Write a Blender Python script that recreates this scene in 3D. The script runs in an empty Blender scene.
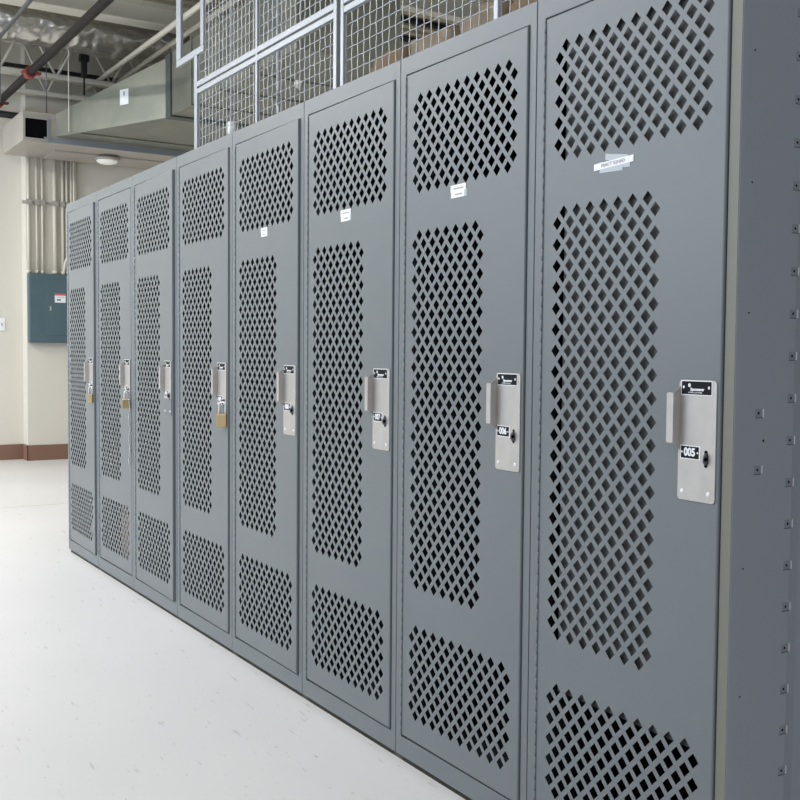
import bpy, bmesh, math, random
from mathutils import Vector, Matrix, geometry, noise
random.seed(7)
SC = bpy.context.scene
COL = SC.collection
PI = math.pi

# ------------------------------------------------------------------ materials
def mat(name, col, rough=.5, metal=0., bump=None, mottle=None, emit=None, coat=0.):
    m = bpy.data.materials.new(name); m.use_nodes = True
    nt = m.node_tree; b = nt.nodes['Principled BSDF']
    b.inputs['Base Color'].default_value = (*col, 1)
    b.inputs['Roughness'].default_value = rough
    b.inputs['Metallic'].default_value = metal
    if name in ('black_plate','dark_hole','sprinkler_pipe'): b.inputs['Specular IOR Level'].default_value = .12
    if coat: b.inputs['Coat Weight'].default_value = coat
    tc = nt.nodes.new('ShaderNodeTexCoord')
    if mottle:                      # (scale, amount, second colour)
        sc, lo, hi, c2 = mottle
        n = nt.nodes.new('ShaderNodeTexNoise'); n.inputs['Scale'].default_value = sc; n.inputs['Detail'].default_value = 6
        r = nt.nodes.new('ShaderNodeValToRGB')
        r.color_ramp.elements[0].position = lo; r.color_ramp.elements[1].position = hi
        r.color_ramp.elements[0].color = (*col, 1); r.color_ramp.elements[1].color = (*c2, 1)
        nt.links.new(tc.outputs['Object'], n.inputs['Vector']); nt.links.new(n.outputs['Fac'], r.inputs['Fac'])
        nt.links.new(r.outputs['Color'], b.inputs['Base Color'])
    if bump:
        sc, st = bump
        n2 = nt.nodes.new('ShaderNodeTexNoise'); n2.inputs['Scale'].default_value = sc; n2.inputs['Detail'].default_value = 3
        bp = nt.nodes.new('ShaderNodeBump'); bp.inputs['Strength'].default_value = st; bp.inputs['Distance'].default_value = .002
        nt.links.new(tc.outputs['Object'], n2.inputs['Vector']); nt.links.new(n2.outputs['Fac'], bp.inputs['Height'])
        nt.links.new(bp.outputs['Normal'], b.inputs['Normal'])
    if emit:
        b.inputs['Emission Color'].default_value = (*emit[0], 1); b.inputs['Emission Strength'].default_value = emit[1]
    return m

PAINT = mat('grey_paint', (.141, .158, .168), .40, .0, bump=(260, .10), mottle=(3.0, .35, .75, (.148, .164, .173)))
ENDPAINT = mat('end_panel_paint', (.255, .27, .30), .5, .0, bump=(200, .08))
CLIPM = mat('clip_paint', (.19, .20, .22), .5)
INNER = mat('shaded_grey_paint', (.055, .06, .065), .6)  # locker grey darkened so the colour itself carries the interior shade
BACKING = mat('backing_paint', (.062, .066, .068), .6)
PLATELOW = mat('dark_reflection_steel', (.165, .18, .19), .5, .2)  # darker reflection on the lower lock plates, put into the colour
TRIMP = mat('olive_paint', (.175, .175, .145), .5)
BASEM = mat('olive_base', (.10, .095, .07), .7)
BLACK = mat('black_plate', (.006, .007, .010), .45)
HOLE = mat('dark_hole', (.002, .002, .003), .9)
STEEL = mat('brushed_steel', (.47, .445, .425), .40, .5, bump=(90, .06), mottle=(28, .4, .7, (.42, .40, .38)))
BRIGHT = mat('bright_steel', (.75, .75, .76), .3, .7)
DARKST = mat('dark_steel', (.20, .21, .23), .35, .8)
WHITE = mat('white_print', (.85, .86, .88), .6)
GREYPR = mat('grey_print', (.40, .40, .42), .7)
TAPE = mat('clear_tape', (.40, .45, .48), .3)
BRASS = mat('brass', (.42, .31, .16), .38, .75)
CREAM = mat('cream_wall', (.655, .625, .555), .75, mottle=(.7, .4, .8, (.69, .66, .595)))
COND = mat('cream_conduit', (.66, .625, .53), .55)
OLIVEW = mat('olive_grey_wall', (.33, .325, .27), .8, mottle=(.9, .4, .7, (.27, .265, .22)))
BROWN = mat('brown_baseboard', (.21, .115, .08), .6)
DECK = mat('ceiling_deck', (.47, .43, .33), .85, mottle=(1.2, .4, .7, (.37, .335, .25)))
BEAM = mat('beam_paint', (.74, .71, .62), .6)
DARKPIPE = mat('sprinkler_pipe', (.018, .016, .015), .5, .1)
REDM = mat('red_fitting', (.26, .04, .035), .5)
BLKPIPE = mat('black_pipe', (.012, .012, .012), .6)
GALV = mat('galvanized', (.27, .275, .225), .38, .5, mottle=(3, .35, .7, (.20, .215, .18)))
UNITM = mat('unit_sheet', (.48, .445, .405), .5, .3, mottle=(4, .4, .7, (.44, .41, .37)))
UNITE = mat('unit_edge', (.33, .37, .42), .4, .5)
GASKET = mat('dark_flange', (.07, .085, .085), .5)
FOIL = mat('foil', (.66, .64, .60), .25, .8, bump=(22, 1.0))
CAGEM = mat('cage_steel', (.37, .395, .425), .4, .3)
WIREM = mat('wire_steel', (.46, .49, .52), .4, .4)
PANELM = mat('panel_teal', (.075, .125, .15), .45, mottle=(6, .4, .8, (.085, .14, .165)))
REDLAB = mat('red_label', (.6, .12, .14), .6)
CARD = mat('cardboard', (.30, .21, .13), .85, mottle=(5, .4, .7, (.24, .165, .10)))
CANVAS = mat('tan_canvas', (.42, .34, .25), .9, bump=(30, .6), mottle=(7, .35, .65, (.30, .24, .17)))
BAG = mat('plastic_bag', (.55, .54, .50), .4)
CHAINM = mat('chain_steel', (.45, .46, .48), .35, .8)
LENS = mat('lamp_lens', (.9, .9, .85), .4, emit=((1, .97, .88), .12))
SHELFM = mat('rack_steel', (.16, .17, .18), .5, .3)

def floor_mat():
    m = bpy.data.materials.new('white_epoxy'); m.use_nodes = True
    nt = m.node_tree; N = nt.nodes; L = nt.links; b = N['Principled BSDF']
    tc = N.new('ShaderNodeTexCoord')
    def nz(scale, detail, stretch=None):
        n = N.new('ShaderNodeTexNoise'); n.inputs['Scale'].default_value = scale; n.inputs['Detail'].default_value = detail
        if stretch:
            mp = N.new('ShaderNodeMapping'); mp.inputs['Scale'].default_value = stretch[:3]; mp.inputs['Rotation'].default_value = (0, 0, stretch[3])
            L.new(tc.outputs['Object'], mp.inputs['Vector']); L.new(mp.outputs['Vector'], n.inputs['Vector'])
        else: L.new(tc.outputs['Object'], n.inputs['Vector'])
        return n
    def ramp(src, p0, p1, c0, c1):
        r = N.new('ShaderNodeValToRGB'); e = r.color_ramp.elements
        e[0].position = p0; e[1].position = p1; e[0].color = (*c0, 1); e[1].color = (*c1, 1)
        L.new(src.outputs[0], r.inputs['Fac']); return r
    def mixm(a, bb):
        x = N.new('ShaderNodeMix'); x.data_type = 'RGBA'; x.blend_type = 'MULTIPLY'; x.inputs[0].default_value = 1
        L.new(a.outputs['Color'] if 'Color' in a.outputs else a.outputs[2], x.inputs[6])
        L.new(bb.outputs['Color'] if 'Color' in bb.outputs else bb.outputs[2], x.inputs[7]); return x
    base = ramp(nz(.8, 4), .3, .7, (.665, .658, .655), (.72, .715, .71))
    spk = ramp(nz(26, 5, (1, 3.5, 1, .5)), .28, .325, (.62, .62, .62), (1, 1, 1))
    spk2 = ramp(nz(7, 7, (1, 5, 1, 1.1)), .30, .35, (.80, .79, .77), (1, 1, 1))
    a = mixm(base, spk)
    a2 = N.new('ShaderNodeMix'); a2.data_type = 'RGBA'; a2.blend_type = 'MULTIPLY'; a2.inputs[0].default_value = 1
    L.new(a.outputs[2], a2.inputs[6]); L.new(spk2.outputs['Color'], a2.inputs[7])
    L.new(a2.outputs[2], b.inputs['Base Color'])
    b.inputs['Roughness'].default_value = .32
    bp = N.new('ShaderNodeBump'); bp.inputs['Strength'].default_value = .15; bp.inputs['Distance'].default_value = .004
    nb = nz(5, 3); L.new(nb.outputs[0], bp.inputs['Height']); L.new(bp.outputs['Normal'], b.inputs['Normal'])
    return m
FLOORM = floor_mat()

# ------------------------------------------------------------------ mesh helpers
class MB:
    """collects shapes in world coordinates; build() stores them relative to an origin"""
    def __init__(s): s.bm = bmesh.new(); s.mats = []
    def mi(s, m):
        if m not in s.mats: s.mats.append(m)
        return s.mats.index(m)
    def add(s, bm2, m, M=None):
        if M is not None: bmesh.ops.transform(bm2, matrix=M, verts=bm2.verts)
        idx = s.mi(m)
        vm = [s.bm.verts.new(v.co) for v in bm2.verts]
        bm2.verts.index_update()
        for f in bm2.faces:
            try:
                nf = s.bm.faces.new([vm[v.index] for v in f.verts]); nf.material_index = idx; nf.smooth = f.smooth
            except ValueError: pass
        bm2.free(); return s
    def box(s, x0, x1, y0, y1, z0, z1, m, bev=0, seg=2, M=None):
        b = bmesh.new(); bmesh.ops.create_cube(b, size=1)
        for v in b.verts: v.co = Vector(((x0 + x1) / 2 + v.co.x * (x1 - x0), (y0 + y1) / 2 + v.co.y * (y1 - y0), (z0 + z1) / 2 + v.co.z * (z1 - z0)))
        if bev: bmesh.ops.bevel(b, geom=b.edges[:], offset=bev, segments=seg, affect='EDGES', profile=.5)
        return s.add(b, m, M)
    def cyl(s, p0, p1, r, m, n=16, r2=None, caps=True):
        p0 = Vector(p0); p1 = Vector(p1); d = p1 - p0
        b = bmesh.new(); bmesh.ops.create_cone(b, cap_ends=caps, segments=n, radius1=r, radius2=r if r2 is None else r2, depth=d.length)
        for f in b.faces: f.smooth = len(f.verts) == 4
        M = Matrix.Translation((p0 + p1) / 2) @ d.to_track_quat('Z', 'Y').to_matrix().to_4x4()
        return s.add(b, m, M)
    def sphere(s, c, r, m, sx=1, sy=1, sz=1):
        b = bmesh.new(); bmesh.ops.create_uvsphere(b, u_segments=16, v_segments=10, radius=r)
        for f in b.faces: f.smooth = True
        return s.add(b, m, Matrix.Translation(c) @ Matrix.Diagonal((sx, sy, sz, 1)))
    def tube(s, pts, r, m, n=10):
        pts = [Vector(p) for p in pts]; b = bmesh.new(); rings = []
        up = Vector((0, 0, 1)); prev = None
        for i, p in enumerate(pts):
            t = (pts[min(i + 1, len(pts) - 1)] - pts[max(i - 1, 0)]).normalized()
            a = t.cross(up) if prev is None else prev - t * prev.dot(t)
            if a.length < 1e-4: a = t.cross(Vector((1, 0, 0)))
            a.normalize(); prev = a; c = t.cross(a)
            rings.append([b.verts.new(p + r * (math.cos(2 * PI * k / n) * a + math.sin(2 * PI * k / n) * c)) for k in range(n)])
        for A, B in zip(rings, rings[1:]):
            for k in range(n):
                f = b.faces.new((A[k], A[(k + 1) % n], B[(k + 1) % n], B[k])); f.smooth = True
        b.faces.new(rings[0][::-1]); b.faces.new(rings[-1])
        return s.add(b, m)
    def poly(s, pts, m, th=None):
        """polygon (list of 3D points) with optional extrusion vector th"""
        b = bmesh.new(); A = [b.verts.new(p) for p in pts]; b.faces.new(A)
        if th is not None:
            t = Vector(th); B = [b.verts.new(Vector(p) + t) for p in pts]; b.faces.new(B[::-1])
            n = len(A)
            for k in range(n): b.faces.new((A[k], B[k], B[(k + 1) % n], A[(k + 1) % n]))
            bmesh.ops.recalc_face_normals(b, faces=b.faces[:])
        return s.add(b, m)
    def rrect(s, x0, x1, z0, z1, yf, th, rad, m, n=5):
        """rounded rectangle plate facing -y, front at yf"""
        pts = []
        for cx, cz, a0 in ((x1 - rad, z1 - rad, 0), (x0 + rad, z1 - rad, 90), (x0 + rad, z0 + rad, 180), (x1 - rad, z0 + rad, 270)):
            for k in range(n + 1):
                a = math.radians(a0 + 90 * k / n); pts.append((cx + rad * math.cos(a), yf, cz + rad * math.sin(a)))
        return s.poly(pts, m, (0, th, 0))
    def text(s, body, x, z, yf, size, m, sx=1, bold=0, align='CENTER', rot=0, th=.0004):
        cu = bpy.data.curves.new('t', 'FONT'); cu.body = body; cu.size = size; cu.extrude = th; cu.offset = bold
        cu.align_x = align; cu.align_y = 'CENTER'; cu.resolution_u = 3
        o = bpy.data.objects.new('t', cu); COL.objects.link(o)
        dg = bpy.context.evaluated_depsgraph_get(); me = bpy.data.meshes.new_from_object(o.evaluated_get(dg))
        b = bmesh.new(); b.from_mesh(me)
        bpy.data.objects.remove(o); bpy.data.curves.remove(cu); bpy.data.meshes.remove(me)
        M = Matrix.Translation((x, yf, z)) @ Matrix.Rotation(rot, 4, 'Y') @ Matrix.Rotation(PI / 2, 4, 'X') @ Matrix.Diagonal((sx, 1, 1, 1))
        return s.add(b, m, M)
    def mesh(s, name, origin=(0, 0, 0), normals=True):
        if normals: bmesh.ops.recalc_face_normals(s.bm, faces=s.bm.faces[:])
        bmesh.ops.translate(s.bm, verts=s.bm.verts, vec=-Vector(origin))
        me = bpy.data.meshes.new(name); s.bm.to_mesh(me); s.bm.free()
        for m in s.mats: me.materials.append(m)
        return me
    def build(s, name, parent=None, origin=(0, 0, 0)):
        """world-coordinate build; the object's origin goes to `origin`"""
        o = bpy.data.objects.new(name, s.mesh(name, origin)); COL.objects.link(o)
        if parent is not None:
            o.parent = parent; o.location = Vector(origin) - WORLD[parent.name]
            WORLD[o.name] = Vector(origin)
        else: o.location = origin; WORLD[o.name] = Vector(origin)
        return o
WORLD = {}
def thing(name, label, cat, loc, group=None):
    o = bpy.data.objects.new(name, None); COL.objects.link(o); o.location = loc; o.empty_display_size = .05
    WORLD[o.name] = Vector(loc); tag(o, label, cat, group); return o
def tag(o, label, cat, group=None):
    o['label'] = label; o['category'] = cat
    if group: o['group'] = group
    return o
def struct(o): o['kind'] = 'structure'; return o
def place(name, me, parent, loc=(0, 0, 0)):
    o = bpy.data.objects.new(name, me); COL.objects.link(o); o.parent = parent; o.location = loc; return o

# ------------------------------------------------------------------ the lockers
W = .61; ZB = .02; ZT = 2.046; D = .60
HX = -.578                                  # hinge line of the locker whose right edge is x = 0
ORG = Vector((-.305, .30, 0))              # base point of that locker
HORG = Vector((HX, 0, ZB))
DR = -.0290; DZ0 = .081; DZ1 = 1.991         # the door's free edge, bottom and top
GRIDS = []                                  # diamond centres
def grid(x0, nl, zl0, pz, nrows):           # long rows nl wide, nrows of them, short rows outside both ends
    px = .0447; c = []
    for r in range(nrows):
        for k in range(nl): c.append((x0 + k * px, zl0 + r * pz))
    for r in range(nrows + 1):
        for k in range(nl - 1): c.append((x0 + (k + .5) * px, zl0 + (r - .5) * pz))
    return c
HOLES = grid(-.5265, 11, 1.6895, .0497, 5) + grid(-.5265, 8, .567, .0495, 20) + grid(-.5265, 11, .184, .0497, 5)
HW, HH = .0148, .0158

def door_mesh():
    xl, xr, z0, z1 = HX + .003, DR, DZ0, DZ1
    ins = .0035
    V = [(xl, z0 + ins), (xr - ins, z0 + ins), (xr - ins, z1 - ins), (xl, z1 - ins)]; E = [(0, 1), (1, 2), (2, 3), (3, 0)]
    for cx, cz in HOLES:
        k = len(V); V += [(cx - HW, cz), (cx, cz - HH), (cx + HW, cz), (cx, cz + HH)]
        E += [(k, k + 1), (k + 1, k + 2), (k + 2, k + 3), (k + 3, k)]
    vo, eo, fo, _, _, _ = geometry.delaunay_2d_cdt([Vector(v) for v in V], E, [], 0, 1e-6)
    keep = []
    buckets = {}
    for cx, cz in HOLES: buckets.setdefault((int(cx * 20), int(cz * 20)), []).append((cx, cz))
    for f in fo:
        mx = sum(vo[i][0] for i in f) / 3; mz = sum(vo[i][1] for i in f) / 3
        bx, bz = int(mx * 20), int(mz * 20); inside = False
        for a in (-1, 0, 1):
            for b in (-1, 0, 1):
                for cx, cz in buckets.get((bx + a, bz + b), ()):
                    if abs(mx - cx) / HW + abs(mz - cz) / HH < .999: inside = True
        if not inside: keep.append(f)
    bm = bmesh.new(); T = .0009
    A = [bm.verts.new((v[0], 0, v[1])) for v in vo]; B = [bm.verts.new((v[0], T, v[1])) for v in vo]
    for f in keep:
        bm.faces.new([A[i] for i in f]); bm.faces.new([B[i] for i in reversed(f)]).material_index = 1
    for k in range(len(HOLES)):
        q = 4 + 4 * k
        for j in range(4):
            a, b = q + j, q + (j + 1) % 4
            bm.faces.new((A[a], A[b], B[b], B[a]))
    # rolled edge and return flange of the pan
    prof = [(ins, 0), (ins * .45, .0006), (ins * .1, .0018), (0, .004), (0, .019), (.0015, .019), (.0015, .004)]
    loops = []
    for d, y in prof:
        dl = 0
        loops.append([bm.verts.new((xl + dl, y, z0 + d)), bm.verts.new((xr - d, y, z0 + d)), bm.verts.new((xr - d, y, z1 - d)), bm.verts.new((xl + dl, y, z1 - d))])
    for P, Q in zip(loops, loops[1:]):
        for j in range(3):
            f = bm.faces.new((P[j], P[(j + 1) % 4], Q[(j + 1) % 4], Q[j])); f.smooth = False
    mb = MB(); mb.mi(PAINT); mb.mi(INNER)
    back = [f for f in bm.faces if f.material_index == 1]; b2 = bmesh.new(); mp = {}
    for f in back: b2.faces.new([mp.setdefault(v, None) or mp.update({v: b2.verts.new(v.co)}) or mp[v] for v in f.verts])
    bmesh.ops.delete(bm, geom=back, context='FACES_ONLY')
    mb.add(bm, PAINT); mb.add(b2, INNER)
    me = mb.mesh('door', HORG, normals=False)
    return me

def body_mesh():
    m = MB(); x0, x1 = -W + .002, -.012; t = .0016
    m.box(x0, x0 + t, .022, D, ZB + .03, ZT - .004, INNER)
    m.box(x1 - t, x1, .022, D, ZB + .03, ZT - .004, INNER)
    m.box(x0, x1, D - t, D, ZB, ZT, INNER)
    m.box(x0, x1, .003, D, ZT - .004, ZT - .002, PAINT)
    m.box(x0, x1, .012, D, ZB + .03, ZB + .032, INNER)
    return m.mesh('body', ORG)
def frame_mesh():
    m = MB(); x0, x1 = -W + .0012, -.0012; b = .0015
    m.box(x0, HX - .001, 0, .022, ZB, ZT, PAINT, b)                       # hinge side
    m.box(HX - .006, HX - .002, .002, .05, ZB + .03, ZT - .03, PAINT)     # its inward return
    m.box(-.0262, x1, 0, .022, ZB, ZT, PAINT, b)                          # latch side
    m.box(-.0262, -.0240, .003, .05, ZB + .03, ZT - .03, PAINT)
    m.box(HX - .004, -.0240, 0, .02, 1.995, ZT, PAINT, b)                 # top rail
    m.box(HX - .004, -.0240, 0, .02, ZB, .0765, PAINT, b)                 # bottom rail
    m.box(HX + .03, -.0240, .003, .018, .0765, .079, INNER)
    return m.mesh('front_frame', ORG)
def shelf_mesh():
    m = MB()
    m.box(-W + .004, -.014, .06, D - .01, 1.655, 1.657, INNER); m.box(-W + .004, -.014, .058, .060, 1.632, 1.657, INNER)
    return m.mesh('shelf', ORG)
def rod_mesh():
    m = MB(); m.cyl((-W + .003, .33, 1.58), (-.013, .33, 1.58), .0125, BRIGHT)
    return m.mesh('hanging_rod', ORG)
def hinge_mesh():
    m = MB(); z = DZ0 + .002; k = 0
    while z < DZ1 - .028:
        m.cyl((HX, -.0005, z), (HX, -.0005, z + .0265), .0030, PAINT, 8); z += .028
    m.box(HX - .0012, HX + .0012, .001, .004, DZ0, DZ1, HOLE)
    return m.mesh('hinge', HORG)
PX0, PX1, PZ0, PZ1, PY = -.134, -.037, .911, 1.154, -.0025
def plate_mesh(dark_refl=False):
    m = MB(); m.rrect(PX0, PX1, PZ0, PZ1, PY, .0025, .008, PLATELOW if dark_refl else STEEL)
    if dark_refl: m.rrect(PX0, PX1, .985, PZ1, PY - .0006, .0006, .004, STEEL)
    for x, z in ((PX0 + .013, PZ0 + .018), (PX1 - .016, PZ0 + .018)):
        m.sphere((x, PY, z), .0048, WHITE, 1, .45, 1)
    return m.mesh('lock_plate', HORG)
def handle_mesh():
    m = MB(); d = .0205; x = PX0 + .001; t = .0018
    m.poly([(x, 0, 1.1435), (x, -d, 1.128), (x, -d, 1.026), (x, 0, 1.009)], STEEL, (t, 0, 0))
    lip = []
    x1 = x + t; x0 = x - .0160; r = .004
    m.rrect(x0, x1, 1.026, 1.128, -d - t, t, .004, STEEL)
    m.poly([(x + t, PY - .0003, 1.143), (x + .013, PY - .0003, 1.143), (x + .013, PY - .0003, 1.010), (x + t, PY - .0003, 1.010)], STEEL, (0, .0006, 0))
    return m.mesh('handle', HORG)
def name_mesh():
    m = MB(); x0, x1, z0, z1 = -.1265, -.0495, 1.1255, 1.1525
    m.rrect(x0 - .002, x1 + .002, z0 - .002, z1 + .001, PY - .0008, .0008, .001, WHITE)
    m.rrect(x0, x1, z0, z1 - .001, PY - .0014, .0006, .001, BLACK)
    y = PY - .0018
    for x in (x0 + .0055, x1 - .006): m.sphere((x, y + .0006, 1.1395), .0031, WHITE, .85, .35, 1.05)
    m.sphere((x0 + .0205, y + .0004, 1.1435), .0035, WHITE, 1, .2, 1.15)
    m.text('Spacesaver', x0 + .0415, 1.1355, y, .0084, WHITE, .95, bold=.0003)
    m.text('STORAGE SOLUTIONS', x0 + .036, 1.1290, y, .0034, WHITE, 1.05)
    return m.mesh('name_plate', HORG)
def number_mesh(s):
    m = MB(); x0, x1, z0, z1 = -.1255, -.0785, .9965, 1.0205
    m.rrect(x0 - .0018, x1 + .0035, z0 - .002, z1 + .002, PY - .0008, .0008, .001, WHITE)
    m.rrect(x0, x1, z0, z1, PY - .0014, .0006, .001, BLACK)
    y = PY - .0018; c = (x0 + x1) / 2
    m.text(s, c, (z0 + z1) / 2, y, .0225, WHITE, .88, bold=.0009)
    for q in (x0 + .0030, x1 - .0030): m.sphere((q, y + .0005, (z0 + z1) / 2), .0022, WHITE, 1, .25, 1)
    return m.mesh('number_plate', HORG)
def latch_mesh():
    m = MB(); c = -.060; z0, z1 = .981, 1.0155
    m.rrect(c - .0045, c + .0035, z0, z1, PY - .0005, .0005, .0035, HOLE)
    pts = [(c + .0005, PY, z0 + .005)] + [(c + .0005, PY - .012 * math.sin(PI * k / 10), (z0 + z1) / 2 - .0125 * math.cos(PI * k / 10)) for k in range(11)]
    m.poly(pts, DARKST, (.002, 0, 0))
    m.sphere((c + .0028, PY - .0055, (z0 + z1) / 2), .004, HOLE, .2, 1, 1)
    m.rrect(c - .0045, c + .006, z0 + .006, z1 - .006, PY - .001, .0008, .004, DARKST)
    m.sphere((c + .003, PY - .001, (z0 + z1) / 2), .0032, HOLE, .8, .3, 1.3)
    return m.mesh('latch', HORG)
def tape_mesh():
    m = MB(); y = -.0006
    def quad(x0, za, x1, zb, h, m_, yy):
        m.poly([(x0, yy, za - h / 2), (x1, yy, zb - h / 2), (x1, yy, zb + h / 2), (x0, yy, za + h / 2)], m_, (0, .0004, 0))
    quad(-.385, 1.6215, -.290, 1.6125, .014, TAPE, -.0007)
    quad(-.366, 1.6375, -.296, 1.6255, .014, TAPE, -.0009)
    quad(-.384, 1.610, -.312, 1.607, .011, TAPE, -.0008)
    quad(-.402, 1.6185, -.279, 1.6228, .0145, WHITE, -.0013)
    m.text('FRACT SQUAD', -.341, 1.6207, -.0017, .0105, GREYPR, 1.05, bold=0, rot=-.034)
    return m.mesh('label_tape', HORG)
def sticker_mesh(dx, w, h):
    m = MB(); x0 = dx; z1 = 1.650
    m.poly([(x0, -.0006, z1 - h), (x0 + w + .004, -.0006, z1 - h), (x0 + w + .004, -.0006, z1 - h * .45), (x0, -.0006, z1 - h * .45)], TAPE, (0, .0004, 0))
    m.poly([(x0 + .004, -.0009, z1 - h), (x0 + w * .9, -.0009, z1 - h), (x0 + w * .9, -.0009, z1 - h * .4), (x0 + .004, -.0009, z1 - h * .4)], WHITE, (0, .0003, 0))
    m.poly([(x0, -.0012, z1 - h * .55), (x0 + w, -.0012, z1 - h * .5), (x0 + w, -.0012, z1), (x0, -.0012, z1)], WHITE, (0, .0004, 0))
    m.box(x0 + w * .2, x0 + w * .85, -.0016, -.0012, z1 - h * .36, z1 - h * .24, GREYPR)
    m.box(x0 + w * .3, x0 + w * .75, -.0016, -.0009, z1 - h * .82, z1 - h * .7, GREYPR)
    return m.mesh('label_sticker', HORG)

ME = dict(dark_refl_plate=plate_mesh(True), door=door_mesh(), body=body_mesh(), frame=frame_mesh(), hinge=hinge_mesh(), plate=plate_mesh(), handle=handle_mesh(),
          name=name_mesh(), latch=latch_mesh(), shelf=shelf_mesh(), rod=rod_mesh())
LAB = {8: 'grey steel locker numbered 005, nearest the camera, its bare side panel showing at right',
       7: 'grey steel locker numbered 006 with a white two-line sticker, second nearest the camera',
       6: 'grey steel locker with small white sticker and no padlock, third nearest the camera',
       5: 'grey steel locker with tiny white sticker, standing just right of the brass-padlocked locker',
       4: 'grey steel locker with large brass padlock, fifth from the near end, no sticker',
       3: 'grey steel locker without padlock or sticker, standing between two padlocked lockers',
       2: 'grey steel locker with padlock and hanging chain, brown box inside its lower grille',
       1: 'grey steel locker at the far left end of the row, small padlock on it'}
OPEN = {1: .0100, 2: .0010, 3: .0110, 4: .0060, 5: .0080, 6: .0050, 7: .0050, 8: .0060}
DOORX = {}
for n in range(8, 0, -1):
    xr = -(8 - n) * W
    L = thing('locker', LAB[n], 'locker', ORG + Vector((xr, 0, 0)), 'diamond-perforated lockers in the row')
    place('body', ME['body'], L); place('front_frame', ME['frame'], L); place('shelf', ME['shelf'], L); place('hanging_rod', ME['rod'], L)
    d = place('door', ME['door'], L, HORG - ORG + Vector((0, 0, .002)))
    ang = -math.asin(OPEN[n] / .541)
    d.rotation_euler = (0, 0, ang); d['opening'] = OPEN[n]
    DOORX[n] = (xr, ang)
    place('hinge', ME['hinge'], d); place('lock_plate', ME['plate' if n > 4 else 'dark_refl_plate'], d); place('handle', ME['handle'], d)
    place('name_plate', ME['name'], d); place('number_plate', number_mesh('%03d' % (13 - n)), d); place('latch', ME['latch'], d)
    m = MB(); m.box(-W + .02, -.02, .012, .56, 0, ZB, BASEM); m.box(-W, 0, .012, .10, 0, ZB - .001, BASEM)
    if n == 8: bse = m.mesh('base', ORG)
    else: m.bm.free()
    place('base', bse, L)['label'] = 'low olive-brown plinth strip'
    if n == 8:
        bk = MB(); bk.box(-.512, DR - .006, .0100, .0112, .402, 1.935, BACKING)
        for k in (-.215, -.175): bk.box(k - .007, k + .007, .0055, .0100, .400, .418, BRIGHT, .001); bk.box(k - .002, k + .002, .0040, .0055, .400, .418, BRIGHT)
        place('inner_panel', bk.mesh('inner_panel', HORG), d)
        place('label_tape', tape_mesh(), d)['label'] = 'crooked white paper label over clear tape'
    if n == 7: place('label_sticker', sticker_mesh(-.349, .070, .034), d)
    if n == 6: place('label_sticker', sticker_mesh(-.347, .066, .036), d)
    if n == 5: place('label_sticker', sticker_mesh(-.335, .056, .032), d)
    if n == 8:      # bare end panel with its punched clips
        m = MB()
        prof = [(-.0013, .0), (0, .0015), (0, .176), (-.003, .186), (-.010, .215), (-.010, D), (-.0115, D), (-.0115, .215), (-.0045, .1865), (-.0015, .176), (-.0015, .0025)]
        b = bmesh.new(); A = [b.verts.new((x, y, ZB)) for x, y in prof]; B = [b.verts.new((x, y, ZT)) for x, y in prof]
        for k in range(len(A) - 1): b.faces.new((A[k], A[k + 1], B[k + 1], B[k]))
        b.faces.new(A); b.faces.new(B[::-1])
        m.add(b, ENDPAINT)
        m.box(-.0255, -.0012, -.0012, .0001, ZB + .001, ZT - .001, TRIMP)
        for z in (1.791, 1.540, 1.289, .788, .533): m.cyl((-.0005, .035, z), (.0003, .035, z), .0021, HOLE, 10)
        m.cyl((-.0005, .0865, 1.038), (.0003, .0865, 1.038), .0028, HOLE, 10)
        sp = place('side_panel', m.mesh('side_panel', ORG), L); sp['label'] = 'bare end panel with rows of small punched clips'
        cm = MB()
        cm.box(-.001, .0003, -.0105, .009, -.0085, .0085, CLIPM, .0003)
        cm.box(-.001, .0028, .0100, .0130, -.0085, .0085, BRIGHT, .0006)
        cm.cyl((.0003, -.001, 0), (.0009, -.001, 0), .0026, HOLE, 8)
        cm.box(.0, .0008, -.0105, .010, -.0098, -.0085, INNER)
        cme = cm.mesh('shelf_clip')
        zs = [1.036 + .0849 * k for k in range(-12, 12)]
        for z in zs: place('shelf_clip', cme, sp, Vector((0, .168, z)) - ORG)
        for z in (1.093, .981): place('shelf_clip', cme, sp, Vector((0, .071, z)) - ORG)

def dpt(n, x, y, z):    # a point given in the closed door's coordinates of locker n -> world
    xr, ang = DOORX[n]; v = Matrix.Rotation(ang, 3, 'Z') @ Vector((x - HX, y, z))
    return Vector((HX + xr + v.x, v.y, v.z))
def padlock(n, s, label, turn, mat_):
    c = dpt(n, -.0595, -.010, .9995)
    t = thing('padlock', label, 'padlock', c + Vector((0, 0, -.090 * s)), 'padlocks on locker latches')
    R = Matrix.Translation(c) @ Matrix.Rotation(turn, 4, 'Z')
    m = MB(); m.box(-.0235 * s, .0235 * s, -.009, .009, -.090 * s, -.042 * s, mat_, .003, M=R)
    m.build('lock_body', t, t.location)
    m = MB(); pts = []
    for k in range(-1, 10):
        a = PI * max(0, min(8, k)) / 8
        z = -.013 * s + .014 * s * math.sin(a)
        if k in (-1, 9): z = -.045 * s
        pts.append(R @ Vector((.0145 * s * math.cos(a), 0, z)))
    m.tube(pts, .0042 * s, BRIGHT); m.build('shackle', t, t.location)
padlock(4, 1.08, 'large brass padlock hanging open-faced on the fifth locker from the near end', .5, BRASS)
padlock(2, .95, 'brass padlock hanging above a chain on the second locker from the far end', 1.0, BRASS)
padlock(1, .95, 'small brass padlock on the locker at the far left end of the row', .4, BRASS)
m = MB(); z = .955
while z > .63:
    m.sphere(dpt(2, -.034, -.008 - .002 * math.sin(z * 60), z), .0045, CHAINM, 1, .8, 1); z -= .0105
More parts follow.
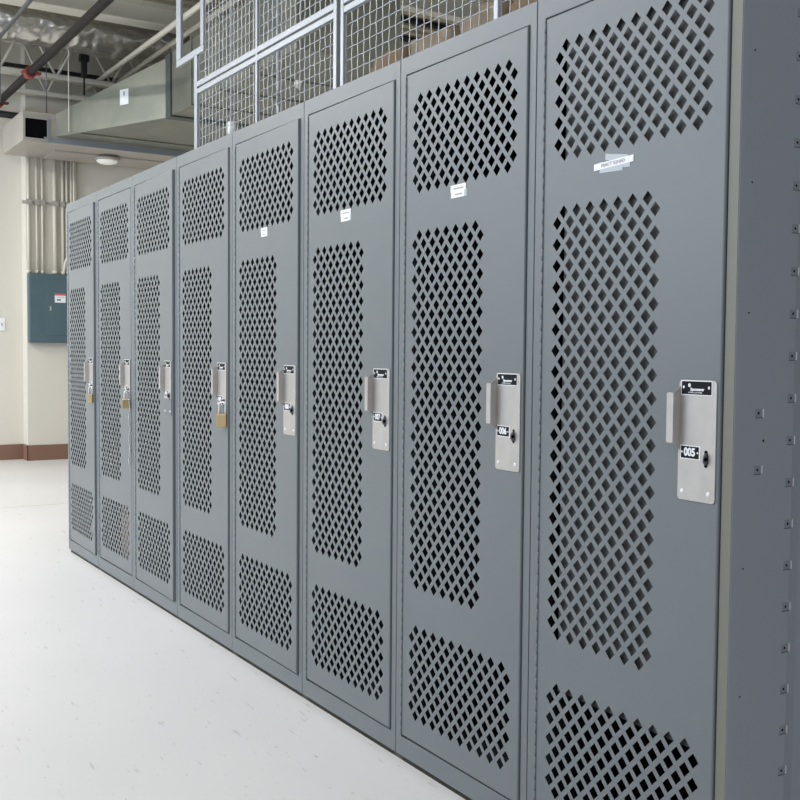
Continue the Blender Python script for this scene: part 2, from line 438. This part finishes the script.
tag(m.build('ball_chain', None, dpt(2, -.04, -.008, .955)), 'thin silver ball chain hanging below the padlock beside the door edge', 'chain')
m = MB(); xr = -6 * W; m.box(xr - .36, xr - .06, .05, .35, .0535, .40, CARD, .003); m.box(xr - .215, xr - .205, .0492, .351, .054, .4005, CANVAS)
tag(m.build('cardboard_box', None, (xr - .21, .2, .0535)), 'brown cardboard box behind the lower grille of the second farthest locker', 'box')
m = MB(); b = bmesh.new(); bmesh.ops.create_icosphere(b, subdivisions=4, radius=1)
for v in b.verts:
    v.co *= 1 + .25 * noise.noise(v.co * 2.3) + .08 * noise.noise(v.co * 7); v.co = Vector((v.co.x * .17, v.co.y * .10, v.co.z * .13)); v.co.z = max(v.co.z, -.10)
xr = -7 * W; m.add(b, BAG, Matrix.Translation((xr - .32, .17, .1535)))
tag(m.build('plastic_bag', None, (xr - .32, .17, .0535)), 'crumpled pale plastic bag behind the lower grille of the farthest locker', 'bag')

# ------------------------------------------------------------------ room shell
XW, XC = -10.34, -10.14
ZC = 4.5; FJ = -6.84
m = MB(); m.box(-10.5, 9, -9, 7, -.1, 0, FLOORM); struct(m.build('floor'))
m = MB(); m.box(FJ - .004, FJ + .004, -9, 6.2, 0, .0006, GREYPR); struct(m.build('trim_1'))
m = MB(); m.box(XW - .16, XW, -9, .947, 0, ZC, CREAM); struct(m.build('wall_left'))
m = MB(); m.box(XW - .16, XC, .947, 7, 0, ZC, CREAM); struct(m.build('wall_behind_panel'))
m = MB(); m.box(XC, 9, 6.2, 6.36, 0, ZC, OLIVEW); struct(m.build('wall_back'))
m = MB()
m.box(XW - .16, 9, -9, 7, ZC + .04, ZC + .12, DECK)
x = -10.3
while x < 9: m.box(x, x + .09, -9, 7, ZC, ZC + .04, DECK); x += .18
struct(m.build('ceiling'))
m = MB(); m.box(XW, XW + .012, -9, .947, 0, .165, BROWN, .003); m.build('baseboard_left'); struct(bpy.data.objects['baseboard_left'])
m = MB(); m.box(XC, XC + .012, .935, 6.2, 0, .165, BROWN, .003); m.box(XW + .012, XC + .012, .935, .947, 0, .165, BROWN, .003)
struct(m.build('baseboard_column'))

# electrical panel, switch plate, conduits on the far wall
t = thing('electrical_panel', 'teal grey metal electrical panel on the far cream wall below the conduits', 'electrical panel', (XC, 1.2, 1.262))
m = MB(); m.box(XC - .002, -10.055, .952, 1.46, 1.262, 1.992, PANELM, .004); m.build('cabinet', t, t.location)
m = MB(); m.box(-10.055, -10.044, .958, 1.454, 1.268, 1.986, PANELM, .003); m.build('cover', t, t.location)
dd = MB(); dd.box(-10.044, -10.038, 1.125, 1.445, 1.34, 1.93, PANELM, .002)
dr = dd.build('panel_door', t, t.location)
m = MB(); m.rrect(0, .016, 0, .05, 0, .004, .006, BRIGHT)
bmesh.ops.transform(m.bm, matrix=Matrix.Translation((-10.032, 1.158, 1.60)) @ Matrix.Rotation(PI / 2, 4, 'Z'), verts=m.bm.verts); m.build('door_latch', dr, t.location)
m = MB(); m.box(-10.038, -10.036, 1.212, 1.325, 1.69, 1.785, WHITE); m.box(-10.036, -10.035, 1.212, 1.325, 1.765, 1.787, REDLAB)
m.box(-10.036, -10.035, 1.235, 1.275, 1.712, 1.725, BLACK); m.box(-10.036, -10.035, 1.23, 1.31, 1.745, 1.751, GREYPR)
m.build('warning_label', dr, t.location)['label'] = 'white label with a red header'
t = thing('switch_plate', 'white electrical switch plate on the cream wall at the left picture edge', 'switch', (XW, .727, 1.45))
m = MB(); m.box(XW, XW + .008, .688, .766, 1.385, 1.52, WHITE, .003); m.build('cover_plate', t, t.location)
m = MB(); m.box(XW + .008, XW + .022, .722, .734, 1.44, 1.465, GREYPR, .002); m.build('toggle', t, t.location)
PIPES = [(.965, .017, 3.215, 'wide cream conduit, leftmost of the bundle above the electrical panel'),
         (1.049, .012, 3.215, 'cream conduit, second from left above the electrical panel'),
         (1.107, .013, 3.215, 'cream conduit, third from left above the electrical panel'),
         (1.236, .022, 3.215, 'thickest cream conduit, fourth from left, above the middle of the electrical panel'),
         (1.318, .015, 3.215, 'cream conduit just right of the thickest conduit above the panel'),
         (1.362, .013, 3.215, 'cream conduit, third from the right of the bundle on the far wall'),
         (1.410, .013, 3.215, 'cream conduit, second from the right of the bundle on the far wall'),
         (1.462, .013, 3.215, 'cream conduit, rightmost of the straight bundle on the far wall')]
for y, r, zt, lb in PIPES:
    m = MB(); m.cyl((XC + .03, y, 1.99), (XC + .03, y, zt), r, COND, 12)
    m.cyl((XC + .03, y, 2.0), (XC + .03, y, 2.03), r * 1.35, COND, 12)
    tag(m.build('conduit', None, (XC + .03, y, 1.99)), lb, 'conduit', 'conduits on the far wall')
m = MB(); m.tube([(XC + .07, 1.43, 3.2), (XC + .07, 1.43, 2.5), (XC + .07, 1.42, 2.3), (XC + .07, 1.33, 2.12), (XC + .07, 1.315, 1.995)], .014, COND)
tag(m.build('bent_conduit', None, (XC + .07, 1.43, 1.995)), 'pale bent conduit curving down to the top right of the electrical panel', 'conduit')
m = MB(); m.box(XC, XC + .006, .905, 1.52, 2.725, 2.76, UNITM, .003)
for y, r, _, _ in PIPES: m.box(XC + .053, XC + .058, y - r - .012, y + r + .012, 2.715, 2.77, UNITM)
tag(m.build('strut_channel', None, (XC, 1.2, 2.74)), 'horizontal metal strut clamping the conduits to the far wall', 'strut')

# air handling unit with tapered duct
t = thing('air_handling_unit', 'long beige sheet-metal air unit hung near the far wall with a dark square opening', 'air unit', (-9.7, 1.6, 3.213))
m = MB(); X0, X1, Y0, Y1, Z0, Z1 = -10.12, -9.22, .715, 3.2, 3.213, 3.50
m.box(X0, X1, Y0, Y1, Z0, Z1, UNITM, .004)
m.box(X0 + .05, X1 + .004, Y0 + .20, Y1, Z0 + .005, Z0 + .055, UNITE)
m.build('housing', t, t.location)
m = MB(); y0, y1, z0, z1 = .738, .945, 3.245, 3.43
m.box(X1, X1 + .012, y0 - .02, y0, z0 - .02, z1 + .02, UNITM); m.box(X1, X1 + .012, y1, y1 + .025, z0 - .02, z1 + .02, UNITE)
m.box(X1, X1 + .012, y0, y1, z1, z1 + .02, UNITM); m.box(X1, X1 + .012, y0, y1, z0 - .02, z0, UNITM)
m.box(X1, X1 + .003, y0, y1, z0, z1, HOLE)
m.build('duct_opening', t, t.location)['label'] = 'dark square opening with metal collar'
m = MB(); m.box(-10.02, -9.55, 1.1, 2.7, 3.195, 3.213, UNITM, .003); m.build('bottom_panel', t, t.location)
t = thing('ceiling_lamp', 'small round glowing lamp under the beige air unit on the far side', 'lamp', (-9.6, 1.65, 3.15))
m = MB(); m.cyl((-9.6, 1.65, 3.165), (-9.6, 1.65, 3.195), .13, UNITM, 24); m.build('lamp_base', t, t.location)
m = MB(); m.sphere((-9.6, 1.65, 3.165), .11, LENS, 1, 1, .35); m.build('lamp_dome', t, t.location)

t = thing('tapered_duct', 'galvanized steel duct widening out from the air unit towards the camera', 'duct', (-8.5, 1.7, 3.28))
m = MB(); b = bmesh.new()
F = [(-9.215, 1.03, 3.28), (-9.215, 2.45, 3.28), (-9.215, 2.45, 3.50), (-9.215, 1.03, 3.50)]
G = [(-7.79, 1.655, 3.285), (-7.79, 2.5, 3.285), (-7.79, 2.5, 3.815), (-7.79, 1.655, 3.815)]
A = [b.verts.new(p) for p in F]; B = [b.verts.new(p) for p in G]
for k in range(4): b.faces.new((A[k], A[(k + 1) % 4], B[(k + 1) % 4], B[k]))
b.faces.new(A); b.faces.new(B[::-1]); m.add(b, GALV)
m.box(-8.9, -8.88, 1.18, 2.46, 3.27, 3.283, GALV); m.build('duct_transition', t, t.location)
m = MB(); m.box(-7.79, -7.67, 1.638, 2.52, 3.27, 3.83, GASKET, .003); m.build('flange', t, t.location)['label'] = 'dark flange ring'
m = MB(); m.box(-7.67, -5.2, 1.655, 2.5, 3.285, 3.835, GALV, .003)
for x in (-7.2, -6.6, -6.0): m.box(x, x + .03, 1.645, 2.51, 3.275, 3.845, GALV)
m.build('duct_run', t, t.location)
m = MB(); m.box(-8.5, -8.495, 1.347, 1.357 + .05, 3.47, 3.56, WHITE)
m.bm.free(); m = MB()
p = Vector((-9.215, 1.03, 0)).lerp(Vector((-7.79, 1.655, 0)), .60); dirv = (Vector((1.425, .625, 0))).normalized(); nrm = Vector((dirv.y, -dirv.x, 0))
m.poly([p + nrm * .004 + Vector((0, 0, 3.47)), p + dirv * .115 + nrm * .004 + Vector((0, 0, 3.47)), p + dirv * .115 + nrm * .004 + Vector((0, 0, 3.61)), p + nrm * .004 + Vector((0, 0, 3.61))], WHITE, -nrm * .004)
q = p + dirv * .045 + nrm * .006
m.poly([q + Vector((0, 0, 3.55)), q + dirv * .025 + Vector((0, 0, 3.55)), q + dirv * .025 + Vector((0, 0, 3.59)), q + Vector((0, 0, 3.59))], GREYPR, -nrm * .002)
m.build('paper_tag', t, t.location)['label'] = 'white paper tag'
m = MB(); m.cyl((-9.0, 1.10, 3.30), (-9.0, 1.10, ZC), .005, BEAM, 8)
tag(m.build('hanger_rod', None, (-9.0, 1.18, 3.29)), 'thin vertical hanger rod holding up the narrow end of the tapered duct', 'rod')

# overhead beams, ducts and pipes
def bar(name, lb, cat, p0, p1, r, mt, grp=None, n=14):
    m = MB(); m.cyl(p0, p1, r, mt, n); return tag(m.build(name, None, Vector(p0)), lb, cat, grp)
m = MB(); m.box(-8.64, -8.44, -6, 6.2, 4.30, 4.315, BEAM, .003); m.box(-8.55, -8.53, -6, 6.2, 4.315, 4.49, BEAM); m.box(-8.64, -8.44, -6, 6.2, 4.485, 4.50, BEAM)
tag(m.build('ceiling_beam', None, (-8.74, 0, 4.3)), 'pale painted steel ceiling beam just above the foil-wrapped duct', 'beam', 'painted ceiling beams')
m = MB(); m.box(-6.80, -6.68, -6, 6.2, 4.30, 4.315, BEAM, .003); m.box(-6.75, -6.735, -6, 6.2, 4.315, 4.49, BEAM); m.box(-6.80, -6.68, -6, 6.2, 4.485, 4.50, BEAM)
tag(m.build('ceiling_beam', None, (-6.74, 0, 4.3)), 'pale painted ceiling beam nearer the camera, seen through the wire cage', 'beam', 'painted ceiling beams')
# foil duct
b = bmesh.new(); rings = []
ny, na = 260, 48
for i in range(ny):
    y = -1.5 + i * 5.2 / (ny - 1); ring = []
    for k in range(na):
        a = 2 * PI * k / na; v = Vector((math.cos(a), 0, math.sin(a)))
        r = .185 + .012 * noise.noise(Vector((v.x * 9, y * 22, v.z * 9))) + .016 * noise.noise(Vector((v.x * 2, y * 4, v.z * 2))) + .010 * noise.noise(Vector((v.x * 5, y * 11, v.z * 5)))
        if abs(v.z + 1) < .3: r += .006
        ring.append(b.verts.new((-9.02 + v.x * r, y, 4.27 + v.z * r)))
    rings.append(ring)
for A, B in zip(rings, rings[1:]):
    for k in range(na):
        f = b.faces.new((A[k], A[(k + 1) % na], B[(k + 1) % na], B[k])); f.smooth = True
m = MB(); m.add(b, FOIL); tag(m.build('foil_duct', None, (-9.1, 1, 4.08)), 'round duct wrapped in wrinkled silver foil under the ceiling', 'duct')
t = thing('sprinkler_pipe', 'thick dark sprinkler pipe running overhead from the far wall, with red coupling', 'pipe', (-8, .638, 3.70))
m = MB(); m.cyl((-10.3, .638, 3.70), (-2.5, .638, 3.70), .036, DARKPIPE); m.build('pipe_run', t, t.location)
for x, lb in ((-8.56, 'red pipe coupling'), (-9.93, 'red pipe coupling near the wall')):
    m = MB(); m.cyl((x - .045, .638, 3.70), (x + .045, .638, 3.70), .052, REDM); m.box(x - .03, x + .03, .565, .735, 3.69, 3.71, REDM, .004)
    m.box(x - .012, x + .012, .635, .665, 3.65, 3.765, REDM, .003)
    m.build('coupling', t, t.location)['label'] = lb
bar('ceiling_pipe', 'thinner dark grey pipe at the top left corner, parallel to the sprinkler pipe', 'pipe', (-10.3, .41, 4.02), (-3, .41, 4.02), .018, DARKST)
bar('ceiling_conduit', 'upper of two long pale conduits slanting towards the cage', 'conduit', (-10.1, 1.585, 4.0), (-3, 1.585, 4.0), .026, COND, 'long pale ceiling conduits')
m = bpy.data.objects['ceiling_conduit']
bar('ceiling_conduit', 'lower of two long pale conduits slanting towards the cage, above the tapered duct', 'conduit', (-10.1, 1.77, 4.0), (-3, 1.77, 4.0), .024, COND, 'long pale ceiling conduits')
# open-web joists
def joist(x, zt, zb, lb):
    t = thing('open_web_joist', lb, 'joist', (x, 1, zb), 'open-web ceiling joists')
    m = MB(); m.box(x - .05, x + .05, -4, 5.5, zb, zb + .045, BEAM, .002); m.build('bottom_chord', t, t.location)
    m = MB(); m.box(x - .05, x + .05, -4, 5.5, zt - .05, zt, BEAM, .002); m.build('top_chord', t, t.location)
    m = MB(); y = -3.9; s = 1
    while y < 5.2:
        m.cyl((x, y, zb + .03 if s > 0 else zt - .03), (x, y + .28, zt - .03 if s > 0 else zb + .03), .014, BEAM, 8); y += .28; s = -s
    m.build('web', t, t.location)
joist(-9.62, ZC, 3.93, 'pale open-web ceiling joist running beside the far wall below the foil duct')
joist(-10.02, ZC, 3.84, 'second pale joist low against the far wall behind the sprinkler pipe')
joist(-4.6, ZC, 4.1, 'pale ceiling joist seen through the upper wire mesh')
bar('black_pipe', 'black pipe crossing low under the joists above the air unit', 'pipe', (-9.9, -3, 3.58), (-9.9, 6.19, 3.58), .035, BLKPIPE, 'black ceiling pipes')
bar('black_pipe', 'black pipe high behind the cage, farther of two under the deck', 'pipe', (-8.0, 2.7, 4.468), (-8.0, 6.2, 4.468), .03, BLKPIPE, 'black ceiling pipes')
bar('black_pipe', 'black pipe high behind the cage, nearer of two under the deck', 'pipe', (-7.47, 2.7, 4.468), (-7.47, 6.2, 4.468), .03, BLKPIPE, 'black ceiling pipes')
bar('black_pipe', 'black pipe crossing high under the joists above the red coupling', 'pipe', (-9.75, -3, 4.05), (-9.75, 6.19, 4.05), .022, BLKPIPE, 'black ceiling pipes')
m = MB(); m.box(-9.50, -9.44, 1.355, 1.405, 3.96, 4.20, BLKPIPE, .004); m.box(-9.51, -9.43, 1.335, 1.425, 4.12, 4.22, BLKPIPE, .004); m.cyl((-9.47, 1.38, 3.78), (-9.47, 1.38, ZC), .009, BLKPIPE)
tag(m.build('pipe_bracket', None, (-9.47, 1.38, 3.96)), 'black vertical hanger bracket between ceiling and black pipe', 'bracket')
m = MB(); m.box(-9.6, -9.25, .50, .56, 3.60, 3.64, GASKET, .003)
m.bm.free()
for y, z0, lb in ((.50, 3.73, 'thin hanger rod left of the red coupling'), (.56, 3.6, 'thin hanger rod farthest left under the foil duct'), (1.0, 3.53, 'thin hanger rod above the dark duct opening')):
    bar('hanger_rod', lb, 'rod', (-9.45, y, z0), (-9.45, y, 4.35), .005, DARKST, 'thin ceiling hanger rods', 8)

# ------------------------------------------------------------------ wire cage behind the lockers
CY = .682; CT = 3.55
cage = thing('wire_cage', 'tall welded wire mesh partition rising behind the lockers', 'cage', (-2.5, CY, 0))
def post(x0, x1, z0, z1, y0=CY - .022, y1=CY - .002):
    m = MB(); m.box(x0, x1, y0, y1, z0, z1, CAGEM, .003); m.build('post', cage, cage.location)
def rail(x0, x1, z0, z1):
    m = MB(); m.box(x0, x1, CY - .021, CY - .004, z0, z1, CAGEM, .003); m.build('rail', cage, cage.location)
post(-4.555, -4.510, 0, 2.925); post(-4.457, -4.412, 2.965, CT); post(-4.852, -4.780, 2.965, CT)
rail(-4.852, -4.412, 2.925, 2.965)
post(-3.690, -3.668, 0, CT); post(-2.845, -2.815, 0, CT); post(-2.779, -2.752, 0, CT); post(-1.656, -1.630, 0, CT); post(-.50, -.47, 0, CT)
for xa, xb in ((-4.510, -3.690), (-3.668, -2.845), (-2.752, -1.656), (-1.630, -.50)):
    rail(xa, xb, 2.700, 2.730); rail(xa, xb, 2.740, 2.772)
def wires(x0, x1, z0, z1):
    bm = bmesh.new(); P = .0505; r = .0024; YM = CY - .006
    def wire(pts, side, outv):
        rg = []
        for p in pts:
            rg.append([bm.verts.new(p + r * (math.cos(a) * side + math.sin(a) * outv)) for a in (0, PI / 2, PI, 3 * PI / 2)])
        for A, B in zip(rg, rg[1:]):
            for k in range(4): bm.faces.new((A[k], A[(k + 1) % 4], B[(k + 1) % 4], B[k])).smooth = True
    nx = int((x1 - x0) / P); nz = int((z1 - z0) / P); X = Vector((1, 0, 0)); Y = Vector((0, 1, 0)); Z = Vector((0, 0, 1))
    am = .0016
    for i in range(nx + 1):
        x = x0 + (x1 - x0) * i / nx
        pts = [Vector((x, YM + am * (1 if (i + k) % 2 else -1), z0 + (z1 - z0) * k / nz)) for k in range(nz + 1)]
        wire(pts, X, Y)
    for k in range(nz + 1):
        z = z0 + (z1 - z0) * k / nz
        pts = [Vector((x0 + (x1 - x0) * i / nx, YM - am * (1 if (i + k) % 2 else -1), z)) for i in range(nx + 1)]
        wire(pts, Z, Y)
    m = MB(); m.add(bm, WIREM); m.build('wire_mesh', cage, cage.location)
for a, b_ in ((-4.510, -3.690), (-3.668, -2.845), (-2.752, -1.656), (-1.630, -.50)): wires(a, b_, 1.2, 2.70)
for a, b_ in ((-4.412, -3.690), (-3.668, -2.845), (-2.752, -1.656)): wires(a, b_, 2.772, CT)
wires(-4.510, -4.412, 2.772, 2.925)

# storage behind the cage
t = thing('storage_rack', 'dark steel rack loaded with tan bundles behind the wire cage', 'rack', (-1.5, 1.7, 0))
m = MB()
for z in (1.2, 2.60): m.box(-3.95, 1.0, 1.35, 2.1, z - .03, z, SHELFM, .003)
m.build('shelf', t, t.location)
for x in (-3.88, -2.3, -.7, .95):
    for y in (1.37, 2.05):
        m = MB(); m.box(x - .02, x + .02, y, y + .04, 0, 2.57, SHELFM, .002); m.build('upright', t, t.location)
x = -3.86; k = 0
bl = ['leftmost', 'second from left', 'third from left', 'fourth from left', 'fifth from left', 'sixth from left', 'seventh from left', 'eighth from left', 'ninth from left', 'tenth from left', 'eleventh from left']
while x < .6 and k < 11:
    w = random.uniform(.34, .46); h = random.uniform(.27, .31)
    b = bmesh.new(); bmesh.ops.create_cube(b, size=1); bmesh.ops.subdivide_edges(b, edges=b.edges[:], cuts=9, use_grid_fill=True)
    for v in b.verts:
        c = v.co.copy(); q = Vector((c.x * (w - .05), c.y * .52, c.z * h)); nn = noise.noise(q * 8 + Vector((k * 3, 0, 0))) * .035 + noise.noise(q * 21 + Vector((k * 3, 0, 0))) * .012
        v.co = q + c.normalized() * nn - c * .03 * (c.length > .7)
        if c.z < -.49: v.co.z = -h / 2
    for f in b.faces: f.smooth = True
    m = MB(); m.add(b, CANVAS if k % 3 else CARD, Matrix.Translation((x + w / 2, 1.7, 2.605 + h / 2)))
    tag(m.build('storage_bundle', None, (x + w / 2, 1.7, 2.605)), 'tan wrapped bundle on the rack behind the cage, ' + bl[k], 'bundle', 'bundles on the rack behind the cage')
    x += w + .02; k += 1
t = thing('wall_lamp', 'small round white lamp glowing behind the middle mesh panel', 'lamp', (-4.285, 1.2, 2.786))
m = MB(); m.sphere((-4.285, 1.2, 2.786), .016, LENS, 1, 1, 1.5); m.build('lens', t, t.location)
m = MB(); m.cyl((-4.285, 1.212, 2.786), (-4.285, 1.23, 2.786), .028, GREYPR); m.cyl((-4.285, 1.225, 2.786), (-4.285, 1.225, ZC), .005, GREYPR); m.build('bracket', t, t.location)
t = thing('can_lamp', 'short white cylinder lamp just above the locker tops, behind the mesh', 'lamp', (-5.257, 1.2, 2.66))
m = MB(); m.cyl((-5.257, 1.2, 2.655), (-5.257, 1.2, 2.735), .03, WHITE, 24); m.build('shade', t, t.location)
m = MB(); m.cyl((-5.257, 1.2, 2.735), (-5.257, 1.2, ZC), .004, GREYPR, 8); m.build('stem', t, t.location)
bar('vertical_pole', 'pale vertical pole standing just behind the middle mesh panel', 'pole', (-4.01, .95, 0), (-4.01, .95, ZC), .012, CAGEM)

# ------------------------------------------------------------------ light
def area(name, loc, size, power, col, rot=(0, 0, 0), sy=None):
    l = bpy.data.lights.new(name, 'AREA'); l.energy = power; l.color = col; l.shape = 'RECTANGLE'; l.size = size; l.size_y = sy or size
    o = bpy.data.objects.new(name, l); COL.objects.link(o); o.location = loc; o.rotation_euler = rot; return o
for i, x in enumerate((-8.3, -5.2, -2.2, .8)):
    area('fluorescent_row', (x, -2.6, 4.2), 2.4, (185, 158, 85, 48)[i], ((1, .98, .95), (.95, .97, 1), (.95, .97, 1), (1, .98, .95))[i], sy=.5)
area('fluorescent_row', (-6.5, 3.6, 4.2), 3.5, 60, (1, .96, .88), sy=.6)
area('fluorescent_row', (-1.5, 3.6, 4.2), 3.5, 22, (1, .96, .88), sy=.6)
area('window_and_fill_daylight', (-7.0, -8.5, 3.3), 8, 430, (.72, .84, 1), rot=(math.radians(90), 0, 0), sy=1.8)
area('window_and_fill_daylight', (8.6, -1, 1.7), 5, 200, (.78, .87, 1), rot=(0, math.radians(90), 0), sy=2.6)  # unseen fill from the near side, added to brighten the end panel
wd = bpy.data.worlds.new('world'); SC.world = wd; wd.use_nodes = True
wd.node_tree.nodes['Background'].inputs[0].default_value = (.80, .88, 1, 1); wd.node_tree.nodes['Background'].inputs[1].default_value = .35

# ------------------------------------------------------------------ camera
cam = bpy.data.cameras.new('camera'); co = bpy.data.objects.new('camera', cam); COL.objects.link(co)
f_px = 1041.87467; yaw, pit, roll = -1.00769259, .0477124388, .00802564353
cy, sy_ = math.cos(yaw), math.sin(yaw); cp, sp_ = math.cos(pit), math.sin(pit)
fw = Vector((sy_ * cp, cy * cp, -sp_)); rt = Vector((cy, -sy_, 0)); up = rt.cross(fw)
r2 = math.cos(roll) * rt + math.sin(roll) * up; u2 = -math.sin(roll) * rt + math.cos(roll) * up
co.matrix_world = Matrix.Translation((1.35313885, -1.61795245, 1.21102205)) @ Matrix((r2, u2, -fw)).transposed().to_4x4()
cam.sensor_width = 36; cam.lens = f_px / 800 * 36; cam.clip_start = .05; cam.clip_end = 100
SC.camera = co
SC.view_settings.view_transform = 'Standard'; SC.view_settings.look = 'None'; SC.view_settings.gamma = 1; SC.view_settings.exposure = 0
SC.view_settings.use_curve_mapping = False
